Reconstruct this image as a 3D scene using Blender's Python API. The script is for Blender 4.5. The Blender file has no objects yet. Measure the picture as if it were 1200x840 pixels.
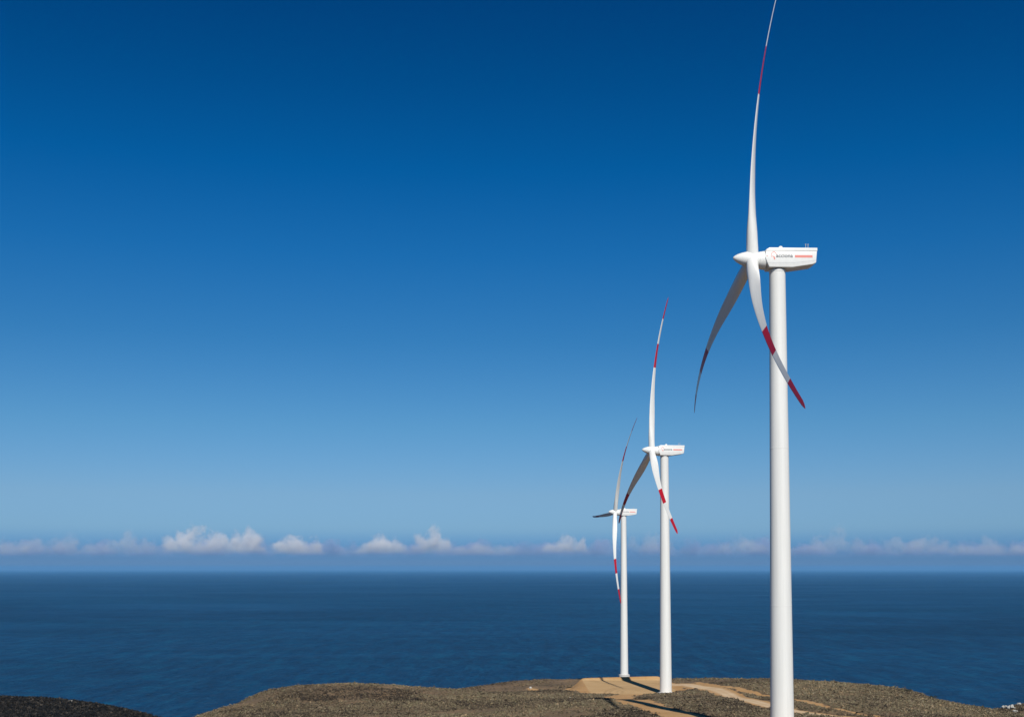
import bpy, math, random
import numpy as np
from mathutils import Matrix, Vector, noise as mnoise

R = math.radians
scene = bpy.context.scene
COL = scene.collection
random.seed(7)
RNG = np.random.default_rng(7)

# ------------------------------------------------------------------ camera, sky, sun, exposure
SEA = 0.0
EYE = 160.0                      # the photographer stands about 160 m above the sea
FPX = 1400.0                     # focal length in pixels of a 1200 px wide frame
PITCH = 0.04896
CYP = 597.4

cam_d = bpy.data.cameras.new('camera')
cam_d.sensor_width = 36.0
cam_d.lens = FPX / 1200.0 * 36.0
cam_d.shift_y = (CYP - 420.0) / 1200.0
cam_d.clip_start = 0.5
cam_d.clip_end = 400000.0
cam = bpy.data.objects.new('camera', cam_d)
cam.location = (0, 0, EYE)
cam.rotation_euler = (R(90) + PITCH, 0, 0)
COL.objects.link(cam)
scene.camera = cam

SUN_EL, SUN_AZ = R(40.0), R(170.0)          # azimuth clockwise from +Y: behind the camera, a little to its right

world = bpy.data.worlds.new('World')
scene.world = world
world.use_nodes = True
wn = world.node_tree
bg = wn.nodes['Background']
sky = wn.nodes.new('ShaderNodeTexSky')
sky.sky_type = 'NISHITA'
sky.sun_disc = False
sky.sun_elevation = SUN_EL
sky.sun_rotation = SUN_AZ
sky.altitude = 160.0
sky.air_density = 1.0
sky.dust_density = 0.6
sky.ozone_density = 2.0
tc = wn.nodes.new('ShaderNodeTexCoord')
sep = wn.nodes.new('ShaderNodeSeparateXYZ')
wn.links.new(tc.outputs['Generated'], sep.inputs[0])
ramp = wn.nodes.new('ShaderNodeValToRGB')     # a polarised, clear-air tint of the sky by elevation
SKY_STOPS = [   # (sine of elevation, tint)
    (0.0, (0.27, 0.41, 0.84)), (0.0128, (0.12, 0.335, 0.87)), (0.0207, (0.185, 0.42, 0.94)), (0.0328, (0.297, 0.518, 0.915)), (0.0613, (0.33, 0.522, 0.815)),
    (0.1181, (0.237, 0.505, 0.755)), (0.1879, (0.118, 0.435, 0.715)), (0.2554, (0.044, 0.398, 0.73)), (0.3198, (0.004, 0.35, 0.70)),
    (0.3805, (0.0, 0.288, 0.605)), (0.437, (0.0, 0.240, 0.535)), (0.60, (0.01, 0.16, 0.33)), (0.85, (0.05, 0.16, 0.27)),
]
mr = wn.nodes.new('ShaderNodeMapRange')
mr.inputs['From Min'].default_value = 0.0
mr.inputs['From Max'].default_value = 1.0
wn.links.new(sep.outputs['Z'], mr.inputs['Value'])
wn.links.new(mr.outputs[0], ramp.inputs[0])
cr = ramp.color_ramp
while len(cr.elements) < len(SKY_STOPS):
    cr.elements.new(0.5)
for e, (p, c) in zip(cr.elements, SKY_STOPS):
    e.position = p
    e.color = (*c, 1)
mul = wn.nodes.new('ShaderNodeMix')
mul.data_type = 'RGBA'
mul.blend_type = 'MULTIPLY'
mul.inputs['Factor'].default_value = 1.0
wn.links.new(sky.outputs[0], mul.inputs['A'])
wn.links.new(ramp.outputs[0], mul.inputs['B'])
wn.links.new(mul.outputs['Result'], bg.inputs['Color'])
bg.inputs['Strength'].default_value = 0.1

sun_d = bpy.data.lights.new('sun', 'SUN')
sun_d.energy = 4.7
sun_d.angle = R(0.53)
sun_d.color = (1.0, 0.95, 0.87)
sun = bpy.data.objects.new('sun', sun_d)
sv = Vector((math.sin(SUN_AZ) * math.cos(SUN_EL), math.cos(SUN_AZ) * math.cos(SUN_EL), math.sin(SUN_EL)))
sun.rotation_euler = sv.to_track_quat('Z', 'Y').to_euler()
sun.location = (60, -200, 400)
COL.objects.link(sun)

scene.view_settings.view_transform = 'Standard'
scene.view_settings.look = 'None'
scene.view_settings.exposure = 0.0
scene.view_settings.gamma = 1.0
scene.view_settings.use_curve_mapping = False
scene.cycles.volume_bounces = 12
scene.cycles.max_bounces = 14
scene.cycles.transparent_max_bounces = 16
scene.cycles.use_denoising = True

# ------------------------------------------------------------------ helpers
def at(px, py, d):
    """A point d metres out from the viewpoint that is seen at this place of the photograph."""
    f = Vector((0, math.cos(PITCH), math.sin(PITCH)))
    u = Vector((0, -math.sin(PITCH), math.cos(PITCH)))
    v = f + u * ((CYP - py) / FPX)
    v.x += (px - 600.0) / FPX
    v *= d / v.y
    return (v.x, v.y, v.z + EYE)


def mesh_np(name, co, faces, mats, parent=None, smooth=False, midx=None):
    """faces: (n,k) int array."""
    me = bpy.data.meshes.new(name)
    faces = np.asarray(faces, np.int32)
    n, k = faces.shape
    me.vertices.add(len(co))
    me.vertices.foreach_set('co', np.asarray(co, np.float32).ravel())
    me.loops.add(n * k)
    me.loops.foreach_set('vertex_index', faces.ravel())
    me.polygons.add(n)
    me.polygons.foreach_set('loop_start', np.arange(0, n * k, k, dtype=np.int32))
    me.polygons.foreach_set('loop_total', np.full(n, k, np.int32))
    if midx is not None:
        me.polygons.foreach_set('material_index', np.asarray(midx, np.int32))
    me.polygons.foreach_set('use_smooth', np.full(n, bool(smooth)))
    for m in mats:
        me.materials.append(m)
    me.update(calc_edges=True)
    o = bpy.data.objects.new(name, me)
    COL.objects.link(o)
    if parent is not None:
        o.parent = parent
    return o


def mesh_py(name, verts, faces, mats, parent=None, smooth=False, midx=None, autosmooth=None):
    me = bpy.data.meshes.new(name)
    me.from_pydata([tuple(v) for v in verts], [], [tuple(f) for f in faces])
    for m in mats:
        me.materials.append(m)
    if midx is not None:
        me.polygons.foreach_set('material_index', midx)
    me.polygons.foreach_set('use_smooth', [bool(smooth)] * len(me.polygons))
    me.update()
    if autosmooth is not None:
        me.set_sharp_from_angle(angle=R(autosmooth))
    o = bpy.data.objects.new(name, me)
    COL.objects.link(o)
    if parent is not None:
        o.parent = parent
    return o


def tag(o, label=None, cat=None, group=None, kind=None):
    if label: o['label'] = label
    if cat: o['category'] = cat
    if group: o['group'] = group
    if kind: o['kind'] = kind
    return o


def lathe(profile, n, axis='z'):
    """profile: list of (along, radius). Returns verts, faces; open ends closed by fans."""
    V, Fc = [], []
    for (a, r) in profile:
        for k in range(n):
            t = 2 * math.pi * k / n
            c, s = r * math.cos(t), r * math.sin(t)
            V.append((c, s, a) if axis == 'z' else (a, c, s))
    m = len(profile)
    for i in range(m - 1):
        for k in range(n):
            q = (i * n + k, i * n + (k + 1) % n, (i + 1) * n + (k + 1) % n, (i + 1) * n + k)
            Fc.append(q)
    Fc.append(tuple(range(n - 1, -1, -1)))
    Fc.append(tuple((m - 1) * n + k for k in range(n)))
    return V, Fc


def box(x0, x1, y0, y1, z0, z1):
    V = [(x, y, z) for z in (z0, z1) for y in (y0, y1) for x in (x0, x1)]
    Fc = [(0, 2, 3, 1), (4, 5, 7, 6), (0, 1, 5, 4), (2, 6, 7, 3), (0, 4, 6, 2), (1, 3, 7, 5)]
    return V, Fc


def material(name):
    m = bpy.data.materials.new(name)
    m.use_nodes = True
    nt = m.node_tree
    return m, nt, nt.nodes['Principled BSDF']


def node(nt, t, **kw):
    n = nt.nodes.new(t)
    for k, v in kw.items():
        setattr(n, k, v)
    return n


def ramp_node(nt, fac, stops, interp='LINEAR'):
    n = nt.nodes.new('ShaderNodeValToRGB')
    cr = n.color_ramp
    cr.interpolation = interp
    while len(cr.elements) < len(stops):
        cr.elements.new(0.5)
    for e, (p, c) in zip(cr.elements, stops):
        e.position = p
        e.color = (*c, 1) if len(c) == 3 else c
    nt.links.new(fac, n.inputs[0])
    return n


def noise_node(nt, vec, scale, detail=4, rough=0.55, dist=0.0):
    n = nt.nodes.new('ShaderNodeTexNoise')
    n.inputs['Scale'].default_value = scale
    n.inputs['Detail'].default_value = detail
    n.inputs['Roughness'].default_value = rough
    n.inputs['Distortion'].default_value = dist
    if vec is not None:
        nt.links.new(vec, n.inputs['Vector'])
    return n


def value_noise(x, y, scale, seed):
    g = np.random.default_rng(seed).random((256, 256))
    x = x / scale + 1000.3; y = y / scale + 1000.7
    i = np.floor(x).astype(int); j = np.floor(y).astype(int)
    fx = x - i; fy = y - j
    fx = fx * fx * (3 - 2 * fx); fy = fy * fy * (3 - 2 * fy)
    a = g[i % 256, j % 256]; b = g[(i + 1) % 256, j % 256]
    c = g[i % 256, (j + 1) % 256]; d = g[(i + 1) % 256, (j + 1) % 256]
    return (a * (1 - fx) + b * fx) * (1 - fy) + (c * (1 - fx) + d * fx) * fy - 0.5


def sstep(a, b, x):
    t = np.clip((x - a) / (b - a), 0, 1)
    return t * t * (3 - 2 * t)

# ------------------------------------------------------------------ materials
def mat_paint(name, base, rough, streak=0.0):
    m, nt, b = material(name)
    b.inputs['Roughness'].default_value = rough
    g = node(nt, 'ShaderNodeTexCoord')
    mp = node(nt, 'ShaderNodeMapping')
    mp.inputs['Scale'].default_value = (1.6, 1.6, 0.06)
    nt.links.new(g.outputs['Object'], mp.inputs[0])
    n = noise_node(nt, mp.outputs[0], 1.0, 5, 0.6)
    dk = tuple(c * (1 - streak) for c in base)
    rp = ramp_node(nt, n.outputs[0], [(0.3, dk), (0.62, base)])
    nt.links.new(rp.outputs[0], b.inputs['Base Color'])
    return m

M_WHITE = mat_paint('white_gelcoat', (0.77, 0.775, 0.75), 0.38, 0.06)
M_TOWER = mat_paint('white_tower_paint', (0.73, 0.735, 0.71), 0.45, 0.08)
M_RED = mat_paint('red_gelcoat', (0.50, 0.012, 0.025), 0.40, 0.1)
M_TEXT = mat_paint('dark_grey_lettering', (0.13, 0.13, 0.14), 0.5, 0.0)
M_MARK = mat_paint('red_lettering', (0.72, 0.24, 0.20), 0.5, 0.0)
M_CONC = mat_paint('pale_concrete', (0.55, 0.54, 0.51), 0.8, 0.2)
M_STEEL = mat_paint('galvanised_steel', (0.45, 0.46, 0.48), 0.45, 0.1)


def mat_ground(name, stops, bump=0.25, dark=None):
    m, nt, b = material(name)
    b.inputs['Roughness'].default_value = 0.95
    b.inputs['Specular IOR Level'].default_value = 0.15
    geo = node(nt, 'ShaderNodeNewGeometry')
    n1 = noise_node(nt, geo.outputs['Position'], 0.09, 6, 0.62)
    n2 = noise_node(nt, geo.outputs['Position'], 1.1, 5, 0.7)
    mx = node(nt, 'ShaderNodeMix')
    mx.inputs[0].default_value = 0.42
    nt.links.new(n1.outputs[0], mx.inputs[2]); nt.links.new(n2.outputs[0], mx.inputs[3])
    rp = ramp_node(nt, mx.outputs[0], stops)
    nt.links.new(rp.outputs[0], b.inputs['Base Color'])
    bp = node(nt, 'ShaderNodeBump')
    bp.inputs['Strength'].default_value = bump
    bp.inputs['Distance'].default_value = 0.3
    nt.links.new(n2.outputs[0], bp.inputs['Height'])
    nt.links.new(bp.outputs[0], b.inputs['Normal'])
    return m

M_SOIL = mat_ground('stony_brown_soil', [(0.32, (0.10, 0.073, 0.048)), (0.50, (0.165, 0.115, 0.070)), (0.68, (0.29, 0.19, 0.10))], 0.5)
M_SHADESOIL = mat_ground('shade_tinted_soil', [(0.32, (0.010, 0.010, 0.010)), (0.50, (0.017, 0.016, 0.015)), (0.66, (0.045, 0.036, 0.030))], 0.5)  # cloud shadow over the left hill, put into the soil colour
M_TRACK = mat_ground('compacted_sandy_dirt', [(0.30, (0.36, 0.195, 0.075)), (0.50, (0.46, 0.27, 0.115)), (0.70, (0.54, 0.35, 0.18))], 0.25)
def add_wear(m, col=(0.66, 0.50, 0.32, 1)):
    """compacted pale wheelings down the middle of the track"""
    nt = m.node_tree; b = nt.nodes['Principled BSDF']
    src = b.inputs['Base Color'].links[0].from_socket
    at_ = node(nt, 'ShaderNodeAttribute', attribute_name='wear')
    mx = node(nt, 'ShaderNodeMix', data_type='RGBA', blend_type='MIX')
    nt.links.new(at_.outputs['Fac'], mx.inputs['Factor']); nt.links.new(src, mx.inputs['A'])
    mx.inputs['B'].default_value = col
    nt.links.new(mx.outputs['Result'], b.inputs['Base Color'])
add_wear(M_TRACK)
M_PAD = mat_ground('levelled_sandy_fill', [(0.30, (0.42, 0.265, 0.125)), (0.52, (0.50, 0.33, 0.16)), (0.70, (0.58, 0.40, 0.22))], 0.15)
add_wear(M_PAD, (0.33, 0.21, 0.10, 1))
M_STONE = mat_ground('bleached_rock', [(0.30, (0.20, 0.19, 0.175)), (0.50, (0.40, 0.39, 0.36)), (0.70, (0.60, 0.59, 0.55))], 0.4)


def mat_scrub(name, stops):
    m, nt, b = material(name)
    b.inputs['Roughness'].default_value = 0.9
    b.inputs['Specular IOR Level'].default_value = 0.1
    a = node(nt, 'ShaderNodeAttribute', attribute_name='tint')
    rp = ramp_node(nt, a.outputs['Fac'], stops)
    nt.links.new(rp.outputs[0], b.inputs['Base Color'])
    return m

M_SCRUB = mat_scrub('dry_coastal_scrub', [(0.0, (0.038, 0.031, 0.025)), (0.25, (0.115, 0.090, 0.061)), (0.5, (0.195, 0.150, 0.098)),
                                          (0.72, (0.170, 0.152, 0.086)), (0.86, (0.24, 0.21, 0.145)), (1.0, (0.31, 0.22, 0.125))])
M_DARKSHRUB = mat_scrub('dark_evergreen_shrub', [(0.0, (0.03, 0.033, 0.022)), (1.0, (0.06, 0.06, 0.038))])
M_SHADEHEATH = mat_scrub('shade_tinted_heath', [(0.0, (0.012, 0.012, 0.012)), (0.6, (0.020, 0.019, 0.018)), (1.0, (0.065, 0.055, 0.045))])  # near-black plant colour carries the cloud shadow lying on the left hill

# ------------------------------------------------------------------ terrain
PADX, PADY, PADZ = (29.5, 62.5), (447.0, 503.0), EYE - 46.6
T1 = dict(hub=(46.54, 228.3, EYE + 59.55), psi=1.7, lean=6.8, feather=0.0, sag=0.6)
T2 = dict(hub=(52.66, 447.8, EYE + 44.3), psi=6.6, lean=3.8, feather=27.0, sag=0.5)
T3 = dict(hub=(57.93, 669.3, EYE + 31.5), psi=9.2, lean=30.15, feather=24.0)
HUBH, OVER = 90.6, 4.75

ctrl = []
def C(px, py, d):
    ctrl.append(at(px, py, d))
def ridge(px, py, d, k=1.0):
    C(px, py, d)
    x, y, z = at(px, py, d)
    ctrl.append((x * 1.10, y + 50 * k, z - 9.5 * k))
    ctrl.append((x * 1.35, y + 150 * k, z - 36 * k))

# the hill under the photographer
for x, y, z in ((0, -20, -1.6), (0, 6, -2.2), (0, 60, -13), (-90, 30, -16), (100, 30, -12), (-60, 110, -25), (60, 110, -21), (0, 160, -27),
                (51, 228, -31.3), (15, 232, -33.5), (95, 225, -31.5), (-60, 215, -35), (150, 215, -33), (-160, 180, -40), (230, 170, -36),
                (-150, -100, -10), (150, -100, -8), (0, -250, -12), (-320, -80, -45), (320, -80, -40), (-330, 200, -62), (360, 200, -56)):
    ctrl.append((x, y, EYE + z))
# front hill on the left
for a in ((245, 845, 330), (330, 840, 318), (420, 840, 315), (520, 840, 312), (640, 838, 300), (760, 834, 290),
          (420, 822, 365), (520, 822, 365), (620, 824, 352), (330, 826, 360), (712, 820, 338), (800, 837, 276), (900, 838, 280),
          (1000, 838, 288), (1100, 836, 305), (1180, 841, 312), (760, 818, 395), (690, 814.5, 400)):
    C(*a)
for a in ((262, 830, 372), (300, 815, 402), (345, 807.5, 416), (410, 803, 424), (470, 803.4, 430), (535, 808, 424)):
    C(*a)
# gully behind that hill, then the farther rise
for a in ((600, 811, 440), (600, 812, 500), (530, 815, 500), (655, 809, 470), (655, 808, 505), (440, 822, 500), (330, 850, 500)):
    C(*a)
ridge(560, 804, 560); ridge(600, 798.2, 565); ridge(640, 796.8, 568); ridge(680, 796, 570)
ridge(800, 795.2, 545); ridge(860, 796.5, 520); ridge(930, 799, 490); ridge(1000, 804, 446); ridge(1080, 812.5, 400); ridge(1150, 829, 352)
for a in ((860, 806, 420), (930, 812, 392), (1000, 819, 360), (1080, 826, 332), (800, 803, 470), (780, 812, 440)):
    C(*a)
C(505, 812, 555); ridge(450, 826, 545)
ridge(1200, 824.5, 470, 0.8); ridge(1260, 823, 475, 0.8); C(1150, 838, 440); C(1215, 850, 380); ridge(1350, 830, 470, 0.8)
# the dark hill on the left and the gap in front of it
ridge(-160, 822, 530); ridge(-60, 816, 530); ridge(10, 817.5, 525); ridge(60, 819.5, 520); ridge(120, 827, 512); ridge(185, 841, 500); ridge(235, 862, 480)
for a in ((0, 862, 380), (100, 868, 380), (200, 872, 390), (-120, 860, 380)):
    C(*a)
# down to the coast
for x in (-700, -450, -200, 0, 200, 450, 700):
    ctrl.append((x, 960 - 0.00025 * x * x, -14))
for s in (-1, 1):
    for y in (-350, -100, 200, 500, 760):
        ctrl.append((s * 780, y, -16))
for x in (-500, 0, 500):
    ctrl.append((x, -520, 60))
ctrl = np.array(ctrl)

S = 300.0
def tps(a, b):
    r2 = ((a[:, None, :] - b[None, :, :]) ** 2).sum(-1)
    return 0.5 * r2 * np.log(r2 + 1e-9)
_P = ctrl[:, :2] / S
_n = len(_P)
_A = np.zeros((_n + 3, _n + 3))
_A[:_n, :_n] = tps(_P, _P) + 2e-4 * np.eye(_n)
_A[:_n, _n] = 1; _A[:_n, _n + 1:] = _P
_A[_n:, :_n] = _A[:_n, _n:].T
_w = np.linalg.solve(_A, np.r_[ctrl[:, 2], 0, 0, 0])


def poly_dist(x, y, pts):
    d = np.full(x.shape, 1e9); along = np.zeros(x.shape); acc = 0.0
    for (ax, ay), (bx, by) in zip(pts[:-1], pts[1:]):
        L2 = (bx - ax) ** 2 + (by - ay) ** 2
        t = np.clip(((x - ax) * (bx - ax) + (y - ay) * (by - ay)) / L2, 0, 1)
        dd = np.hypot(x - ax - t * (bx - ax), y - ay - t * (by - ay))
        d = np.minimum(d, dd)
    return d

def pad_sd(x, y):
    cx, cy = sum(PADX) / 2, sum(PADY) / 2
    qx = np.abs(x - cx) - (PADX[1] - PADX[0]) / 2
    qy = np.abs(y - cy) - (PADY[1] - PADY[0]) / 2
    return np.hypot(np.maximum(qx, 0), np.maximum(qy, 0)) + np.minimum(np.maximum(qx, qy), 0)


def base_height(x, y):
    x = np.asarray(x, float); y = np.asarray(y, float)
    out = np.empty(x.size); X = x.ravel(); Y = y.ravel()
    for i in range(0, X.size, 20000):
        q = np.c_[X[i:i + 20000], Y[i:i + 20000]] / S
        out[i:i + 20000] = tps(q, _P) @ _w[:_n] + _w[_n] + q @ _w[_n + 1:]
    return out.reshape(x.shape)


def height(x, y):
    z = base_height(x, y)
    rough = 0.9 * value_noise(x, y, 26, 1) + 0.45 * value_noise(x, y, 9, 2) + 0.22 * value_noise(x, y, 3.5, 3)
    smooth = np.minimum(sstep(3, 9, track_d(x, y)), sstep(0, 8, pad_sd(x, y)))
    z = z + rough * (0.25 + 0.75 * smooth)
    sd = pad_sd(x, y)
    w = 1 - np.clip((sd - 0.4) / 5.0, 0, 1)
    z = z * (1 - w) + PADZ * w
    # a low bank of spoil along the seaward edge of the pad
    b = np.exp(-((y - (PADY[1] + 2.6)) / 2.2) ** 2) * sstep(PADX[0] - 3, PADX[0] + 1, x) * (1 - sstep(PADX[1] - 2, PADX[1] + 4, x))
    z = z + 1.9 * b
    # level ground round the nearest tower's foot
    d1 = np.hypot(x - 51.3, y - 228.4)
    w1 = 1 - sstep(4, 12, d1)
    return z * (1 - w1) + (EYE - 31.05) * w1

# tracks, as lines on the ground: (x, y)
TRACK_MAIN = [(62, 488), (69, 474), (72, 441), (72, 398), (69.5, 360), (66.5, 328), (67, 306), (70.4, 292), (75.7, 281), (84, 268), (97, 250), (106, 220), (102, 140)]
TRACK_SPUR = [(46, 447), (40, 425), (35, 393), (33.5, 350), (33.3, 324), (35.7, 305), (38, 280), (41, 255), (46, 238)]
BANK_LINE = [(74, 484), (76.5, 445), (79, 407), (82, 384), (81.5, 350), (80, 325), (81.7, 303), (85, 288), (92, 272)]
def track_d(x, y):
    return np.minimum(poly_dist(x, y, TRACK_MAIN), poly_dist(x, y, TRACK_SPUR))

def dirt_amount(x, y):
    """>0 on bare dirt"""
    n = 1.7 * value_noise(x, y, 7, 11) + 1.1 * value_noise(x, y, 2.6, 12)
    a = 3.9 - poly_dist(x, y, TRACK_MAIN) + n * 0.9
    b = 4.2 - poly_dist(x, y, TRACK_SPUR) + n * 1.8
    c = 1.6 - poly_dist(x, y, BANK_LINE) + n * 0.9
    p = 3.5 + 3.5 * (y < PADY[0] + 2) * (x < 60) + 4.5 * (x < PADX[0] + 1) * (y > 462) - pad_sd(x, y) + n * 1.4
    q = 2.2 - poly_dist(x, y, [(30, 450), (21.6, 468), (15, 492), (8, 520)]) + n * 1.2
    t = 9 - np.hypot(x - 51.3, y - 228.4) + n * 2
    return np.maximum.reduce([a, b, c, p, q, t])

gx = np.unique(np.r_[np.linspace(-950, -270, 46), np.linspace(-270, -60, 150), np.linspace(-60, 150, 290), np.linspace(150, 270, 90), np.linspace(270, 950, 46)])
gy = np.unique(np.r_[np.linspace(-600, 180, 60), np.linspace(180, 260, 60), np.linspace(260, 560, 400), np.linspace(560, 640, 60), np.linspace(640, 1250, 60)])
XX, YY = np.meshgrid(gx, gy)
ZZ = height(XX, YY)
far = np.maximum(np.abs(XX) - 760, 0) + np.maximum(YY - 950, 0) + np.maximum(-480 - YY, 0)
ZZ = np.where(far > 0, np.minimum(ZZ, -14 - 0.1 * far), ZZ)
nx, ny = len(gx), len(gy)
idx = np.arange(nx * ny).reshape(ny, nx)
quads = np.stack([idx[:-1, :-1], idx[:-1, 1:], idx[1:, 1:], idx[1:, :-1]], -1).reshape(-1, 4)
XC = 0.25 * (XX[:-1, :-1] + XX[:-1, 1:] + XX[1:, 1:] + XX[1:, :-1]).ravel()
YC = 0.25 * (YY[:-1, :-1] + YY[:-1, 1:] + YY[1:, 1:] + YY[1:, :-1]).ravel()
DA = dirt_amount(XC, YC)
PS = pad_sd(XC, YC)
on_pad = PS < 0.2
on_dirt = (DA > 0) & ~on_pad
ALLCO = np.c_[XX.ravel(), YY.ravel(), ZZ.ravel()]

def sub_mesh(name, mask, mats):
    q = quads[mask]
    used, inv = np.unique(q, return_inverse=True)
    return mesh_np(name, ALLCO[used], inv.reshape(-1, 4), mats, smooth=True)

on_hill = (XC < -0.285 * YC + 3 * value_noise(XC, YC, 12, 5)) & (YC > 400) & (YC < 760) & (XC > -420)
tag(sub_mesh('ground', ~on_pad & ~on_dirt & ~on_hill, [M_SOIL]), kind='structure')
tag(sub_mesh('hill', on_hill, [M_SHADESOIL]), kind='structure')
trk = tag(sub_mesh('dirt_track', on_dirt, [M_TRACK]), kind='structure')
_c = np.empty(len(trk.data.vertices) * 3, np.float32); trk.data.vertices.foreach_get('co', _c); _c = _c.reshape(-1, 3)
_dm = poly_dist(_c[:, 0], _c[:, 1], TRACK_MAIN)
_wear = np.clip((3.0 - _dm) / 1.6, 0, 1) * (0.55 + 0.45 * np.clip(np.abs(_dm - 0.0) / 0.8, 0, 1)) * np.clip(0.85 + 0.5 * value_noise(_c[:, 0], _c[:, 1], 5, 44), 0, 1)
_wa = trk.data.attributes.new('wear', 'FLOAT', 'POINT'); _wa.data.foreach_set('value', _wear.astype(np.float32))
pad = tag(sub_mesh('gravel_pad', on_pad, [M_PAD]), kind='structure')
_c = np.empty(len(pad.data.vertices) * 3, np.float32); pad.data.vertices.foreach_get('co', _c); _c = _c.reshape(-1, 3)
_r = np.zeros(len(_c))
for _pts in ([(62, 486), (54, 480), (46, 470), (41, 458), (40, 446)], [(62, 490), (52, 486), (43, 474), (37, 460), (35, 447)], [(33, 500), (40, 486), (44, 468), (52, 452)]):
    _d = poly_dist(_c[:, 0], _c[:, 1], _pts)
    _r = np.maximum(_r, np.clip(1.0 - np.abs(_d - 0.9) / 0.55, 0, 1))
_r *= np.clip(0.7 + value_noise(_c[:, 0], _c[:, 1], 6, 51), 0, 1)
_wa = pad.data.attributes.new('wear', 'FLOAT', 'POINT'); _wa.data.foreach_set('value', _r.astype(np.float32))

# ------------------------------------------------------------------ sea
def mat_sea():
    m, nt, b = material('deep_blue_sea')
    L = nt.links
    b.inputs['Specular IOR Level'].default_value = 0.19
    b.inputs['IOR'].default_value = 1.33
    geo = node(nt, 'ShaderNodeNewGeometry')
    def mapped(rot, sx, sy):
        mp = node(nt, 'ShaderNodeMapping')
        mp.inputs['Rotation'].default_value = (0, 0, R(rot))
        mp.inputs['Scale'].default_value = (sx, sy, 1.0)
        L.new(geo.outputs['Position'], mp.inputs[0])
        return mp.outputs[0]
    swell = noise_node(nt, mapped(14, 0.006, 0.013), 1.0, 3, 0.55, 0.6)
    wave = noise_node(nt, mapped(-22, 0.035, 0.06), 1.0, 4, 0.65, 0.8)
    chop = noise_node(nt, mapped(31, 0.13, 0.2), 1.0, 3, 0.65)
    gust = noise_node(nt, mapped(-8, 0.0006, 0.0011), 1.0, 6, 0.62, 1.2)
    g2 = node(nt, 'ShaderNodeMapRange'); g2.inputs['From Min'].default_value = 0.35; g2.inputs['From Max'].default_value = 0.65
    g2.inputs['To Min'].default_value = 0.45; g2.inputs['To Max'].default_value = 1.25
    L.new(gust.outputs[0], g2.inputs['Value'])
    a = node(nt, 'ShaderNodeMath', operation='MULTIPLY_ADD'); a.inputs[1].default_value = 0.25
    L.new(chop.outputs[0], a.inputs[0]); L.new(wave.outputs[0], a.inputs[2])
    c = node(nt, 'ShaderNodeMath', operation='MULTIPLY'); L.new(a.outputs[0], c.inputs[0]); L.new(g2.outputs[0], c.inputs[1])
    d = node(nt, 'ShaderNodeMath', operation='MULTIPLY_ADD'); d.inputs[1].default_value = 1.2
    L.new(swell.outputs[0], d.inputs[0]); L.new(c.outputs[0], d.inputs[2])
    bp = node(nt, 'ShaderNodeBump')
    bp.inputs['Strength'].default_value = 1.0
    bp.inputs['Distance'].default_value = 26.0
    L.new(d.outputs[0], bp.inputs['Height'])
    L.new(bp.outputs[0], b.inputs['Normal'])
    # calmer and rougher patches of water, and currents of slightly different water
    rr = node(nt, 'ShaderNodeMapRange'); rr.inputs['From Min'].default_value = 0.3; rr.inputs['From Max'].default_value = 0.7
    rr.inputs['To Min'].default_value = 0.34; rr.inputs['To Max'].default_value = 0.46
    L.new(gust.outputs[0], rr.inputs['Value']); L.new(rr.outputs[0], b.inputs['Roughness'])
    cur = noise_node(nt, mapped(-4, 0.00022, 0.0013), 1.0, 6, 0.6, 0.8)
    rows = noise_node(nt, mapped(9, 0.17, 0.024), 1.0, 5, 0.75, 0.4)        # fine lighter and darker colour streaks running out to sea
    rows2 = noise_node(nt, mapped(4, 0.035, 0.006), 1.0, 6, 0.75, 0.4)
    r1 = node(nt, 'ShaderNodeMath', operation='MULTIPLY_ADD'); r1.inputs[1].default_value = 0.9
    L.new(rows.outputs[0], r1.inputs[0]); L.new(rows2.outputs[0], r1.inputs[2])
    r2 = node(nt, 'ShaderNodeMath', operation='MULTIPLY_ADD'); r2.inputs[1].default_value = 0.4
    L.new(cur.outputs[0], r2.inputs[0]); L.new(r1.outputs[0], r2.inputs[2])
    r3 = node(nt, 'ShaderNodeMath', operation='MULTIPLY'); r3.inputs[1].default_value = 0.435
    L.new(r2.outputs[0], r3.inputs[0])
    rp = ramp_node(nt, r3.outputs[0], [(0.42, (0.0001, 0.022, 0.066)), (0.5, (0.0003, 0.040, 0.114)), (0.58, (0.0010, 0.074, 0.160))])
    L.new(rp.outputs[0], b.inputs['Base Color'])
    return m

SEA_R = 100000.0
rings = [0, 300, 700, 1500, 3000, 6000, 12000, 25000, 50000, SEA_R]
V, Fq = [], []
ns = 96
for r in rings[1:]:
    for k in range(ns):
        t = 2 * math.pi * k / ns
        V.append((r * math.cos(t), r * math.sin(t), SEA))
for i in range(len(rings) - 2):
    for k in range(ns):
        Fq.append((i * ns + k, (i + 1) * ns + k, (i + 1) * ns + (k + 1) % ns, i * ns + (k + 1) % ns))
V.append((0, 0, SEA))
Fq += [(len(V) - 1, k, (k + 1) % ns) for k in range(ns)]
tag(mesh_py('sea', V, Fq, [mat_sea()]), kind='structure')

# ------------------------------------------------------------------ haze
HAZE = True
if HAZE:
    m = bpy.data.materials.new('sea_air')
    m.use_nodes = True
    nt = m.node_tree
    nt.nodes.clear()
    out = nt.nodes.new('ShaderNodeOutputMaterial')
    pv = nt.nodes.new('ShaderNodeVolumePrincipled')
    pv.inputs['Color'].default_value = (0.22, 0.57, 0.98, 1)
    pv.inputs['Density'].default_value = 2.2e-5
    pv.inputs['Anisotropy'].default_value = 0.0
    nt.links.new(pv.outputs[0], out.inputs['Volume'])
    hb, hf = box(-101000, 101000, -101000, 101000, -120, 300)
    tag(mesh_py('haze', hb, hf, [m]), 'thin blue sea air fading the far water', None, None, 'stuff')

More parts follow.
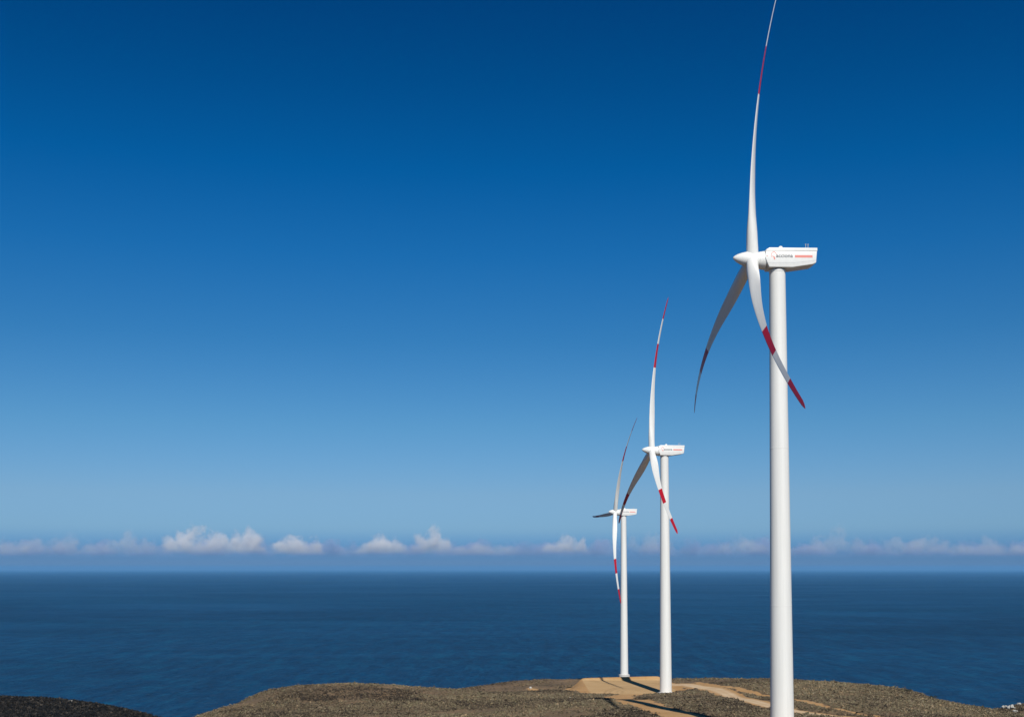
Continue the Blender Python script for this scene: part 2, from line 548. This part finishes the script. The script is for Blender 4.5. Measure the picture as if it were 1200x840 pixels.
# ------------------------------------------------------------------ clouds
LOBES = [((-0.04, 0.0, 0.05), (0.46, 0.6, 0.88)), ((-0.50, 0.1, 0.05), (0.36, 0.5, 0.55)), ((0.44, -0.1, 0.05), (0.36, 0.5, 0.68)), ((0.0, 0.0, 0.05), (0.98, 0.75, 0.34))]
def mat_cloud(name, dens, color, size, rag):
    m = bpy.data.materials.new(name)
    m.use_nodes = True
    nt = m.node_tree
    nt.nodes.clear()
    L = nt.links
    out = nt.nodes.new('ShaderNodeOutputMaterial')
    pv = nt.nodes.new('ShaderNodeVolumePrincipled')
    pv.inputs['Color'].default_value = (*color, 1)
    L.new(pv.outputs[0], out.inputs['Volume'])
    t = nt.nodes.new('ShaderNodeTexCoord')
    geo = node(nt, 'ShaderNodeNewGeometry')
    nz = noise_node(nt, geo.outputs['Position'], 1.0 / size, 8, 0.62)
    warp = node(nt, 'ShaderNodeVectorMath', operation='MULTIPLY_ADD')     # lumpy towers: push the shape about
    nw = noise_node(nt, geo.outputs['Position'], 1.0 / 1500.0, 3, 0.5)
    L.new(nw.outputs['Color'], warp.inputs[0]); warp.inputs[1].default_value = (0.9, 0.3, 0.5)
    off = node(nt, 'ShaderNodeVectorMath', operation='ADD'); off.inputs[1].default_value = (-0.45, -0.15, -0.25)
    L.new(t.outputs['Object'], off.inputs[0]); L.new(off.outputs[0], warp.inputs[2])
    best = None
    for c, r in LOBES:
        s1 = node(nt, 'ShaderNodeVectorMath', operation='SUBTRACT'); s1.inputs[1].default_value = c
        L.new(warp.outputs[0], s1.inputs[0])
        s2 = node(nt, 'ShaderNodeVectorMath', operation='DIVIDE'); s2.inputs[1].default_value = r
        L.new(s1.outputs[0], s2.inputs[0])
        ln = node(nt, 'ShaderNodeVectorMath', operation='LENGTH'); L.new(s2.outputs[0], ln.inputs[0])
        a = node(nt, 'ShaderNodeMath', operation='SUBTRACT'); a.inputs[0].default_value = 0.85; L.new(ln.outputs['Value'], a.inputs[1])
        if best is None:
            best = a.outputs[0]
        else:
            mx = node(nt, 'ShaderNodeMath', operation='MAXIMUM'); L.new(best, mx.inputs[0]); L.new(a.outputs[0], mx.inputs[1]); best = mx.outputs[0]
    b = node(nt, 'ShaderNodeMath', operation='SUBTRACT'); b.inputs[1].default_value = 0.5
    L.new(nz.outputs[0], b.inputs[0])
    c = node(nt, 'ShaderNodeMath', operation='MULTIPLY_ADD'); c.inputs[1].default_value = rag
    L.new(b.outputs[0], c.inputs[0]); L.new(best, c.inputs[2])
    d = node(nt, 'ShaderNodeMapRange'); d.interpolation_type = 'SMOOTHSTEP'
    d.inputs['From Min'].default_value = 0.0; d.inputs['From Max'].default_value = 0.45
    d.inputs['To Max'].default_value = dens
    L.new(c.outputs[0], d.inputs['Value'])
    sp = node(nt, 'ShaderNodeSeparateXYZ'); L.new(t.outputs['Object'], sp.inputs[0])
    e = node(nt, 'ShaderNodeMapRange'); e.interpolation_type = 'SMOOTHSTEP'
    e.inputs['From Min'].default_value = 0.0; e.inputs['From Max'].default_value = 0.45
    L.new(sp.outputs['Z'], e.inputs['Value'])
    f = node(nt, 'ShaderNodeMath', operation='MULTIPLY')
    L.new(d.outputs[0], f.inputs[0]); L.new(e.outputs[0], f.inputs[1])
    L.new(f.outputs[0], pv.inputs['Density'])
    return m

def mat_bank():
    m = bpy.data.materials.new('distant_cloud_bank')
    m.use_nodes = True
    nt = m.node_tree
    nt.nodes.clear()
    L = nt.links
    out = nt.nodes.new('ShaderNodeOutputMaterial')
    pv = nt.nodes.new('ShaderNodeVolumePrincipled')
    pv.inputs['Color'].default_value = (0.58, 0.70, 0.92, 1)
    L.new(pv.outputs[0], out.inputs['Volume'])
    t = nt.nodes.new('ShaderNodeTexCoord')
    sp = node(nt, 'ShaderNodeSeparateXYZ'); L.new(t.outputs['Object'], sp.inputs[0])
    geo = node(nt, 'ShaderNodeNewGeometry')
    nz = noise_node(nt, geo.outputs['Position'], 1 / 1300.0, 7, 0.62)
    a = node(nt, 'ShaderNodeMath', operation='MULTIPLY_ADD'); a.inputs[1].default_value = 2.6; a.inputs[2].default_value = -0.75
    L.new(nz.outputs[0], a.inputs[0])
    b = node(nt, 'ShaderNodeMath', operation='SUBTRACT'); L.new(a.outputs[0], b.inputs[0]); L.new(sp.outputs['Z'], b.inputs[1])
    d = node(nt, 'ShaderNodeMapRange'); d.interpolation_type = 'SMOOTHSTEP'
    d.inputs['From Max'].default_value = 0.3; d.inputs['To Max'].default_value = 0.0019
    L.new(b.outputs[0], d.inputs['Value'])
    e = node(nt, 'ShaderNodeMapRange'); e.interpolation_type = 'SMOOTHSTEP'; e.inputs['From Max'].default_value = 0.6
    L.new(sp.outputs['Z'], e.inputs['Value'])
    f = node(nt, 'ShaderNodeMath', operation='MULTIPLY'); L.new(d.outputs[0], f.inputs[0]); L.new(e.outputs[0], f.inputs[1])
    L.new(f.outputs[0], pv.inputs['Density'])
    return m

bx, by, bz = at(600, 655, 58000.0)
bt = at(600, 624, 58000.0)[2]
hb, hf = box(-36000, 36000, -900, 900, 0, 1)
o = mesh_py('cloud_bank', hb, hf, [mat_bank()])
o.location = (bx, by, bz); o.scale = (1, 1, bt - bz)
tag(o, 'continuous dim blue-grey cloud bank lying along the horizon', 'cloud bank', None, 'stuff')

CD = 45000.0
M_CLOUD = mat_cloud('cumulus', 0.0042, (0.99, 0.99, 1), 480.0, 1.7)
M_CLOUDDIM = mat_cloud('thin_cumulus', 0.0012, (0.92, 0.95, 1), 480.0, 1.9)
dome_v, dome_f = box(-1, 1, -1, 1, 0, 1)
CLOUDS = [  # px centre, top, base, half width, bright
    (228, 612, 647, 38, 1, 'brightest white cumulus cloud, two-humped, low over the horizon at left'),
    (291, 619, 646, 26, 1, 'rounded white cumulus cloud just right of the two-humped bright one'),
    (348, 628, 647, 34, 1, 'flat-topped pale cumulus cloud, last of the bright run at left'),
    (152, 625, 647, 34, 0, 'thin grey cumulus cloud just left of the two-humped bright one'),
    (75, 629, 647, 46, 0, 'long faint grey cloud second from the left end of the row'),
    (5, 634, 648, 30, 0, 'faint grey cloud cut by the left end of the row'),
    (445, 630, 646, 34, 1, 'low pale cumulus cloud left of the slanting one'),
    (506, 618, 646, 25, 1, 'small slanting white cumulus cloud with a raised right tip'),
    (565, 637, 648, 40, 0, 'thin faint cloud right of the small slanting white one'),
    (662, 629, 645, 24, 1, 'small white cumulus cloud left of the farthest turbine'),
    (765, 626, 645, 26, 0, 'small pale cloud behind the mid-sized turbine tower'),
    (868, 631, 646, 34, 0, 'pale cloud just left of the nearest turbine tower'),
    (985, 623, 645, 42, 0, 'broad pale cumulus cloud right of the nearest turbine tower'),
    (1075, 629, 646, 46, 0, 'long faint grey cloud right of the broad pale one'),
    (1160, 635, 648, 50, 0, 'faint low cloud at the right end of the row'),
]
for i, (px, yt, yb, hw, br, lab) in enumerate(CLOUDS):
    d = CD + 900 * math.sin(i * 2.4)
    x, y, zb = at(px, yb + 4, d)
    zt = at(px, yt - 11, d)[2]
    w = hw * d / FPX * 1.4
    o = mesh_py('cloud', dome_v, dome_f, [M_CLOUD if br else M_CLOUDDIM])
    o.location = (x, y, zb)
    o.rotation_euler = (0, 0, (math.pi if i % 3 == 1 else 0) + 0.35 * math.sin(i * 5.1))
    o.scale = (w, min(w, 1100), zt - zb)
    tag(o, lab, 'cloud', 'clouds low along the horizon')

# ------------------------------------------------------------------ wind turbines
SPAN = 58.0
CONE, FLEX, TILT = 0.168, 0.174, 5.35
PITCHB = 24.0
def blade_mesh():
    n = 28
    secs = sorted(set(list(np.linspace(0.018, 0.30, 16)) + list(np.linspace(0.33, 0.97, 30)) + [0.538, 0.693, 0.856, 0.985, 0.995, 1.0]))
    V, Fc, mi = [], [], []
    def interp(s, tab):
        return float(np.interp(s, [a for a, _ in tab], [b for _, b in tab]))
    for s in secs:
        chord = interp(s, [(0, 2.3), (0.05, 2.3), (0.12, 2.55), (0.20, 2.65), (0.28, 2.5), (0.40, 1.95), (0.55, 1.40), (0.85, 1.08), (0.97, 0.8), (0.99, 0.5), (1.0, 0.06)])
        thick = interp(s, [(0, 1.0), (0.05, 1.0), (0.12, 0.62), (0.2, 0.40), (0.35, 0.32), (0.6, 0.33), (1.0, 0.32)])
        circ = interp(s, [(0, 1), (0.04, 1), (0.09, 0.75), (0.15, 0.3), (0.22, 0.05), (0.26, 0), (1, 0)])
        tw = R(PITCHB + interp(s, [(0, 16), (0.15, 14), (0.3, 8), (0.50, 0), (0.65, -8), (0.85, -13), (1.0, -14)]))
        r = SPAN * s
        off = CONE * r - FLEX * r * r / SPAN
        for k in range(n):
            th = 2 * math.pi * k / n
            # aerofoil
            xc = 0.5 * (1 + math.cos(th))
            yt = 5 * 0.5 * (0.2969 * math.sqrt(max(xc, 0)) - 0.126 * xc - 0.3516 * xc ** 2 + 0.2843 * xc ** 3 - 0.1036 * xc ** 4) * 2
            camber = 0.09 * xc * (1 - xc)
            ya = (yt * thick * 0.5 if th <= math.pi else -yt * thick * 0.22) + camber * 0.6
            cx_a, cy_a = (0.32 - xc) * chord, ya * chord
            # circle
            cx_c, cy_c = -0.5 * chord * math.cos(th), 0.5 * chord * math.sin(th)
            cx, cy = cx_a * (1 - circ) + cx_c * circ, cy_a * (1 - circ) + cy_c * circ
            # leading-edge direction t = -y, upwind a = -x
            ty, ax = cx * math.cos(tw) - cy * math.sin(tw) * -1 * -1, 0
            t = cx * math.cos(tw) + cy * math.sin(tw)
            a = cx * math.sin(tw) - cy * math.cos(tw)
            V.append((-(a + off), -t, r))
    m = len(secs)
    for i in range(m - 1):
        sm = 0.5 * (secs[i] + secs[i + 1])
        red = 0.538 < sm < 0.693 or sm > 0.856
        for k in range(n):
            Fc.append((i * n + k, i * n + (k + 1) % n, (i + 1) * n + (k + 1) % n, (i + 1) * n + k))
            mi.append(1 if red else 0)
    Fc.append(tuple(range(n - 1, -1, -1))); mi.append(0)
    Fc.append(tuple((m - 1) * n + k for k in range(n))); mi.append(1)
    return V, Fc, mi


def text_mesh(body, size):
    cu = bpy.data.curves.new('tmp_text', 'FONT')
    cu.body = body
    cu.size = size
    cu.extrude = 0.012
    cu.offset = 0.02
    to = bpy.data.objects.new('tmp_text', cu)
    COL.objects.link(to)
    bpy.context.view_layer.update()
    dg = bpy.context.evaluated_depsgraph_get()
    me = bpy.data.meshes.new_from_object(to.evaluated_get(dg))
    bpy.data.objects.remove(to)
    bpy.data.curves.remove(cu)
    return me


def prism(poly, y0, y1, bevel, name, mats, parent):
    """poly in (x, z), extruded along y, edges bevelled."""
    import bmesh
    bm = bmesh.new()
    a = [bm.verts.new((x, y0, z)) for x, z in poly]
    b = [bm.verts.new((x, y1, z)) for x, z in poly]
    k = len(poly)
    bm.faces.new(a); bm.faces.new(b[::-1])
    for i in range(k):
        bm.faces.new((a[i], b[i], b[(i + 1) % k], a[(i + 1) % k]))
    bmesh.ops.recalc_face_normals(bm, faces=bm.faces)
    if bevel:
        bmesh.ops.bevel(bm, geom=list(bm.edges), offset=bevel, segments=3, affect='EDGES', profile=0.5)
    me = bpy.data.meshes.new(name)
    bm.to_mesh(me); bm.free()
    for m in mats: me.materials.append(m)
    me.polygons.foreach_set('use_smooth', [True] * len(me.polygons))
    me.update()
    me.set_sharp_from_angle(angle=R(35))
    o = bpy.data.objects.new(name, me)
    COL.objects.link(o); o.parent = parent
    return o


def ribbon(pts, widths, y, thick, name, mat, parent):
    V, Fc = [], []
    n = len(pts)
    for i, ((x, z), w) in enumerate(zip(pts, widths)):
        a = pts[max(i - 1, 0)]; b = pts[min(i + 1, n - 1)]
        tx, tz = b[0] - a[0], b[1] - a[1]
        L = math.hypot(tx, tz) or 1
        nx_, nz_ = -tz / L, tx / L
        for yy in (y, y + thick):
            V.append((x + nx_ * w / 2, yy, z + nz_ * w / 2)); V.append((x - nx_ * w / 2, yy, z - nz_ * w / 2))
    for i in range(n - 1):
        p, q = i * 4, (i + 1) * 4
        Fc += [(p, p + 1, q + 1, q), (p + 2, q + 2, q + 3, p + 3), (p, q, q + 2, p + 2), (p + 1, p + 3, q + 3, q + 1)]
    Fc += [(0, 2, 3, 1), ((n - 1) * 4, (n - 1) * 4 + 1, (n - 1) * 4 + 3, (n - 1) * 4 + 2)]
    return mesh_py(name, V, Fc, [mat], parent)


def place(root, T, blades):
    psi = R(T['psi'])
    hx, hy, hz = T['hub']
    root.location = (hx + OVER * math.cos(psi), hy + OVER * math.sin(psi), hz - HUBH)
    root.rotation_euler = (0, 0, psi)
    for k, b in enumerate(blades):
        phi = R(T['lean'] + 120 * k + (T.get('sag', 0.0) if k == 1 else 0.0))   # an idling blade hangs a little
        mtx = Matrix.Rotation(R(TILT), 4, 'Y') @ Matrix.Rotation(phi, 4, 'X') @ Matrix.Rotation(-R(T['feather']), 4, 'Z')
        b.location = (-OVER, 0, HUBH)
        b.rotation_euler = mtx.to_euler()


def make_turbine():
    root = bpy.data.objects.new('wind_turbine', None)
    root.empty_display_size = 3
    COL.objects.link(root)
    top = HUBH - 1.95
    # tower: three bolted tapering sections
    prof = [(0.3, 2.22)]
    def rad(z): return 2.22 + (1.52 - 2.22) * z / top
    for zj in (24.0, 54.0):
        prof += [(zj - 0.07, rad(zj)), (zj - 0.05, rad(zj) + 0.022), (zj + 0.05, rad(zj) + 0.022), (zj + 0.07, rad(zj))]
    prof += [(top - 0.55, rad(top - .55)), (top - 0.5, rad(top) + 0.05), (top - 0.12, rad(top) + 0.05), (top, rad(top) - 0.12)]
    V, Fc = lathe(prof, 64)
    mesh_py('tower', V, Fc, [M_TOWER], root, True, autosmooth=30)
    V, Fc = lathe([(-1.2, 3.1), (0.12, 3.1), (0.16, 3.02), (0.165, 2.62), (0.38, 2.6), (0.42, 2.52)], 48)
    mesh_py('foundation', V, Fc, [M_CONC], root, True, autosmooth=30)
    # nacelle
    X0 = -OVER
    P = [(1.95, 0.0), (2.15, 1.30), (12.0, 1.30), (11.8, -0.95), (11.2, -1.25), (7.3, -1.85), (2.75, -1.85)]
    P = [(X0 + x, HUBH + z) for x, z in P]
    nac = prism(P, -1.95, 1.95, 0.10, 'nacelle', [M_WHITE], root)
    P = [(2.1, 1.29), (2.12, 1.5), (2.8, 1.92), (12.06, 1.92), (12.06, 1.29)]
    P = [(X0 + x, HUBH + z) for x, z in P]
    prism(P, -1.99, 1.99, 0.07, 'roof_cover', [M_WHITE], nac)
    V, Fc = lathe([(X0 + 1.0, 1.30), (X0 + 1.1, 1.62), (X0 + 1.95, 1.78), (X0 + 2.3, 1.78)], 40, 'x')
    V = [(x, y, z + HUBH - 0.12) for x, y, z in V]
    mesh_py('collar', V, [f[::-1] for f in Fc], [M_WHITE], nac, True, autosmooth=30)
    V, Fc = lathe([(-0.1, 0.42), (0.22, 0.42), (0.42, 0.34), (0.52, 0.16), (0.55, 0.02)], 20)
    mesh_py('beacon', [(x + X0 + 5.2, y - 0.9, z + HUBH + 1.95) for x, y, z in V], Fc, [M_WHITE], nac, True, autosmooth=40)
    for q, (mx_, my_) in enumerate(((10.0, -1.2), (10.45, -1.2))):
        V, Fc = lathe([(-0.05, 0.06), (0.75, 0.05), (0.77, 0.14), (0.9, 0.14), (0.93, 0.03)], 10)
        mesh_py('weather_mast', [(x + X0 + mx_, y + my_, z + HUBH + 1.92) for x, y, z in V], Fc, [M_STEEL], nac, True, autosmooth=40)
    # marks on the side: a red swirl, grey lower-case lettering and a red bar
    ys = -1.95
    arc = [(3.62 + 0.50 * math.cos(t), 0.46 + 0.62 * math.sin(t)) for t in np.linspace(R(8), R(222), 26)]
    ribbon([(X0 + x, HUBH + z) for x, z in arc], list(np.linspace(0.09, 0.16, 8)) + list(np.linspace(0.16, 0.07, 18)), ys - 0.014, 0.02, 'red_emblem', M_MARK, nac)
    drop = [(3.30, 0.30), (3.50, 0.20), (3.68, 0.05), (3.76, -0.2), (3.74, -0.42)]
    ribbon([(X0 + x, HUBH + z) for x, z in drop], [0.05, 0.14, 0.26, 0.28, 0.16], ys - 0.014, 0.02, 'red_emblem', M_MARK, nac)
    ribbon([(X0 + 2.25, HUBH + 0.28), (X0 + 2.42, HUBH + 0.28)], [0.14, 0.14], ys - 0.014, 0.02, 'red_emblem', M_MARK, nac)
    tm = text_mesh('acciona', 1.0)
    co = np.empty(len(tm.vertices) * 3, np.float32); tm.vertices.foreach_get('co', co); co = co.reshape(-1, 3)
    w0, w1 = co[:, 0].min(), co[:, 0].max(); h1 = 0.5
    sc_ = 3.25 / (w1 - w0)
    new = np.c_[X0 + 4.05 + (co[:, 0] - w0) * sc_, ys - 0.006 - co[:, 2], HUBH + 0.02 + co[:, 1] * sc_ * 0.95]
    tm.vertices.foreach_set('co', new.astype(np.float32).ravel()); tm.materials.clear(); tm.materials.append(M_TEXT); tm.update(); tm.name = 'lettering'
    to = bpy.data.objects.new('lettering', tm); COL.objects.link(to); to.parent = nac
    ribbon([(X0 + 7.7, HUBH + 0.24), (X0 + 11.1, HUBH + 0.24)], [0.48, 0.48], ys - 0.014, 0.02, 'red_bar', M_MARK, nac)
    ribbon([(X0 + x, HUBH + z) for x, z in ((2.35, -1.02), (5.0, -1.06), (7.5, -1.0), (9.5, -0.78), (11.88, -0.48))], [0.05] * 5, ys - 0.012, 0.02, 'panel_seam', M_STEEL, nac)
    # spinner
    V, Fc = lathe([(3.85, 0.03), (3.78, 0.22), (3.5, 0.48), (3.0, 0.80), (2.3, 1.12), (1.5, 1.38), (0.7, 1.52), (0.0, 1.56), (-0.9, 1.54), (-1.25, 1.46), (-1.3, 1.3)], 40, 'x')
    rt = Matrix.Rotation(R(TILT), 3, 'Y')
    VV = []
    for x, y, z in V:
        q = rt @ Vector((-x, y, z))
        VV.append((q.x - OVER, q.y, q.z + HUBH))
    mesh_py('spinner', VV, Fc, [M_WHITE], root, True, autosmooth=50)
    V, Fc, mi = blade_mesh()
    first = mesh_py('blade', V, [f[::-1] for f in Fc], [M_WHITE, M_RED], root, True, mi, autosmooth=60)
    blades = [first]
    for k in range(2):
        b = first.copy(); COL.objects.link(b); b.parent = root
        blades.append(b)
    return root, blades


def copy_turbine(root, blades):
    r = root.copy(); COL.objects.link(r)
    nb = []
    for ch in [o for o in COL.objects if o.parent == root]:
        c = ch.copy(); COL.objects.link(c); c.parent = r
        if ch in blades: nb.append(c)
        for g in [o for o in COL.objects if o.parent == ch]:
            d = g.copy(); COL.objects.link(d); d.parent = c
    return r, nb

turb1, blades1 = make_turbine()
for T, lab in ((T2, 'mid-sized white wind turbine standing at the corner of the flat sandy gravel pad'),
               (T3, 'smallest white wind turbine beyond the gravel pad, one blade pointing level to the side')):
    r_, b_ = copy_turbine(turb1, blades1)
    place(r_, T, b_)
    tag(r_, lab, 'wind turbine', 'white wind turbines along the headland')
place(turb1, T1, blades1)
tag(turb1, 'tallest, nearest white wind turbine with readable lettering on its nacelle', 'wind turbine', 'white wind turbines along the headland')

# ------------------------------------------------------------------ scrub: ground cover nobody could count
def foliage(px, py, pz, rad, hgt, tint, nleaf, leaf):
    """many small leaf clumps per plant; arrays in, one triangle soup out"""
    N = len(px)
    th = RNG.random((N, nleaf)) * 2 * np.pi
    cz = RNG.random((N, nleaf)) ** 0.8
    rr = np.sqrt(np.clip(1 - (cz * 0.95) ** 2, 0, 1)) * (0.55 + 0.45 * RNG.random((N, nleaf)))
    cx = px[:, None] + rad[:, None] * rr * np.cos(th)
    cy = py[:, None] + rad[:, None] * rr * np.sin(th)
    cc = pz[:, None] + hgt[:, None] * cz * (0.8 + 0.2 * RNG.random((N, nleaf)))
    ctr = np.stack([cx, cy, cc], -1)[:, :, None, :]
    d = RNG.normal(size=(N, nleaf, 3, 3)); d /= np.linalg.norm(d, axis=-1, keepdims=True)
    d *= (rad[:, None, None, None] * leaf) * (0.6 + 0.7 * RNG.random((N, nleaf, 1, 1)))
    co = (ctr + d).reshape(-1, 3)
    tt = np.repeat(np.clip(tint[:, None] + 0.13 * RNG.normal(size=(N, nleaf)), 0, 1).ravel(), 3)
    return co, np.arange(len(co)).reshape(-1, 3), tt

def add_tint(o, tt):
    at_ = o.data.attributes.new('tint', 'FLOAT', 'POINT')
    at_.data.foreach_set('value', tt.astype(np.float32))

def scatter(x0, x1, y0, y1, n):
    return RNG.uniform(x0, x1, n), RNG.uniform(y0, y1, n)

def land_height(x, y):
    ix = np.clip(np.searchsorted(gx, x) - 1, 0, nx - 2); iy = np.clip(np.searchsorted(gy, y) - 1, 0, ny - 2)
    fx = (x - gx[ix]) / (gx[ix + 1] - gx[ix]); fy = (y - gy[iy]) / (gy[iy + 1] - gy[iy])
    return (ZZ[iy, ix] * (1 - fx) + ZZ[iy, ix + 1] * fx) * (1 - fy) + (ZZ[iy + 1, ix] * (1 - fx) + ZZ[iy + 1, ix + 1] * fx) * fy

def keep(x, y, dens):
    k = (dirt_amount(x, y) < -0.5) & (pad_sd(x, y) > 1.5) & (RNG.random(len(x)) < dens)
    return k

x, y = scatter(-175, 215, 262, 470, 230000)
x2, y2 = scatter(-230, 270, 470, 640, 60000)
x3, y3 = scatter(-200, 240, 120, 262, 70000)
x = np.r_[x, x2, x3]; y = np.r_[y, y2, y3]
cl = value_noise(x, y, 16, 21) + 0.7 * value_noise(x, y, 5, 22)
k = keep(x, y, np.clip(0.80 + 1.3 * cl + 0.9 * value_noise(x, y, 45, 23), 0.08, 1)) & (x > -150 + 0.0 * y)
bare = np.minimum.reduce([np.abs(poly_dist(x, y, p)) + 3 * value_noise(x, y, 6, 61) for p in ([(-40, 421), (-22, 424)], [(-18, 338), (-8, 334)], [(-62, 400), (-50, 405)], [(60, 380), (58, 360)])])
k &= (bare > 2.6) | (RNG.random(len(x)) < 0.35)
x, y, cl = x[k], y[k], cl[k]
heath = (x < -0.285 * y) & (y > 420)
z = land_height(x, y)
rad = RNG.uniform(0.20, 0.56, len(x)) * (1 + 0.5 * cl) * np.where(RNG.random(len(x)) < 0.05, 1.6, 1.0)
hgt = rad * RNG.uniform(0.55, 1.0, len(x))
tint = np.clip(0.42 + 0.22 * RNG.normal(size=len(x)) + 0.7 * value_noise(x, y, 34, 31) + 0.4 * value_noise(x, y, 11, 32), 0, 1)
tint = np.where(poly_dist(x, y, [(-60, 367), (-44, 372), (-26, 368)]) + 4 * value_noise(x, y, 8, 62) < 4.5, np.clip(tint - 0.3, 0, 1), tint)  # shade of a shallow gully, painted as a darker scrub tint along this line
s_ = ~heath
co, fc, tt = foliage(x[s_], y[s_], z[s_] - 0.05, rad[s_], hgt[s_], tint[s_], 12, 0.48)
o = mesh_np('scrub', co, fc, [M_SCRUB]); add_tint(o, tt)
tag(o, 'low dry grey-brown coastal scrub covering the headland', 'scrub', None, 'stuff')
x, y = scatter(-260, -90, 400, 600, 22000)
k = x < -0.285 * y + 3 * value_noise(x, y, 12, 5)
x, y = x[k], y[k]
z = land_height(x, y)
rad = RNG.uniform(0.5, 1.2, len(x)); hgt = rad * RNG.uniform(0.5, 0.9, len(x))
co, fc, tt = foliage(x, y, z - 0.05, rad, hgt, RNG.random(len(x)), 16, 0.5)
o = mesh_np('heath', co, fc, [M_SHADEHEATH]); add_tint(o, tt)
tag(o, 'low heath covering the hill at the lower left, cloud shadow put into its colour', 'heath', None, 'stuff')

# ------------------------------------------------------------------ single shrubs and rocks that stand out
def shrub(px, py, d, r, lab):
    x, y, _ = at(px, py, d)
    z = float(land_height(np.array([x]), np.array([y]))[0])
    n = 90
    co, fc, tt = foliage(np.zeros(7) + RNG.normal(size=7) * r * 0.35, RNG.normal(size=7) * r * 0.35, np.zeros(7), np.full(7, r * 0.7), RNG.uniform(0.7, 1.1, 7) * r, RNG.random(7), n, 0.16)
    root = bpy.data.objects.new('shrub', None); COL.objects.link(root)
    root.location = (x, y, z - 0.05)
    c = mesh_np('foliage', co, fc, [M_DARKSHRUB], root); add_tint(c, tt)
    V, Fc = lathe([(-0.3, 0.10 * r), (0.25 * r, 0.08 * r), (0.7 * r, 0.03 * r)], 7)
    mesh_py('stem', V, Fc, [M_SOIL], root, True)
    tag(root, lab, 'shrub', 'dark shrubs standing out of the scrub')

shrub(1063, 816, 388, 1.05, 'round dark shrub on the right-hand ridge, upper of the two below the skyline')
shrub(1094, 821, 378, 1.35, 'largest dark shrub on the right-hand ridge where it starts to fall')
shrub(1150, 829.5, 351, 0.9, 'dark shrub in the notch where the right ridge meets the far rise')
shrub(1000, 804.5, 444, 1.3, 'bushy dark shrub breaking the skyline right of the nearest tower')
shrub(1130, 827, 352, 0.7, 'small dark shrub just above the notch in the right ridge')

def rock(px, py, d, r, flat, lab, group=None, seed=0):
    import bmesh
    x, y, _ = at(px, py, d)
    z = float(land_height(np.array([x]), np.array([y]))[0])
    bm = bmesh.new()
    bmesh.ops.create_icosphere(bm, subdivisions=3, radius=1.0)
    for v in bm.verts:
        p = v.co * 1.3 + Vector((seed * 3.1, seed * 1.7, 0))
        v.co *= 0.75 + 0.45 * mnoise.noise(p) + 0.2 * mnoise.cell(p * 1.8)
        v.co.z *= flat
    me = bpy.data.meshes.new('boulder'); bm.to_mesh(me); bm.free()
    me.materials.append(M_STONE)
    o = bpy.data.objects.new('boulder', me); COL.objects.link(o)
    o.location = (x, y, z + r * flat * 0.25); o.scale = (r, r, r); o.rotation_euler = (0, 0, seed)
    tag(o, lab, 'boulder', group)

G = 'pale boulders lying in the scrub'
rock(1185, 830.5, 452, 1.9, 0.75, 'largest white boulder in the outcrop at the far right', G, 1)
rock(1178, 828.5, 458, 1.4, 0.7, 'white boulder leaning on the left of the largest one at far right', G, 2)
rock(1194, 827, 462, 1.2, 0.8, 'white boulder at the back right of the far right outcrop', G, 3)
rock(1190, 834, 444, 1.1, 0.7, 'low white boulder in front of the far right outcrop', G, 4)
rock(622, 806, 520, 0.8, 0.8, 'small white boulder alone in the scrub left of the gravel pad', G, 5)
rock(668, 818.5, 380, 0.42, 0.8, 'small white stone in the scrub below the gravel pad corner', G, 6)
rock(83, 825.5, 500, 1.6, 0.35, 'flat pale slab of rock on the dark hill at lower left', G, 7)
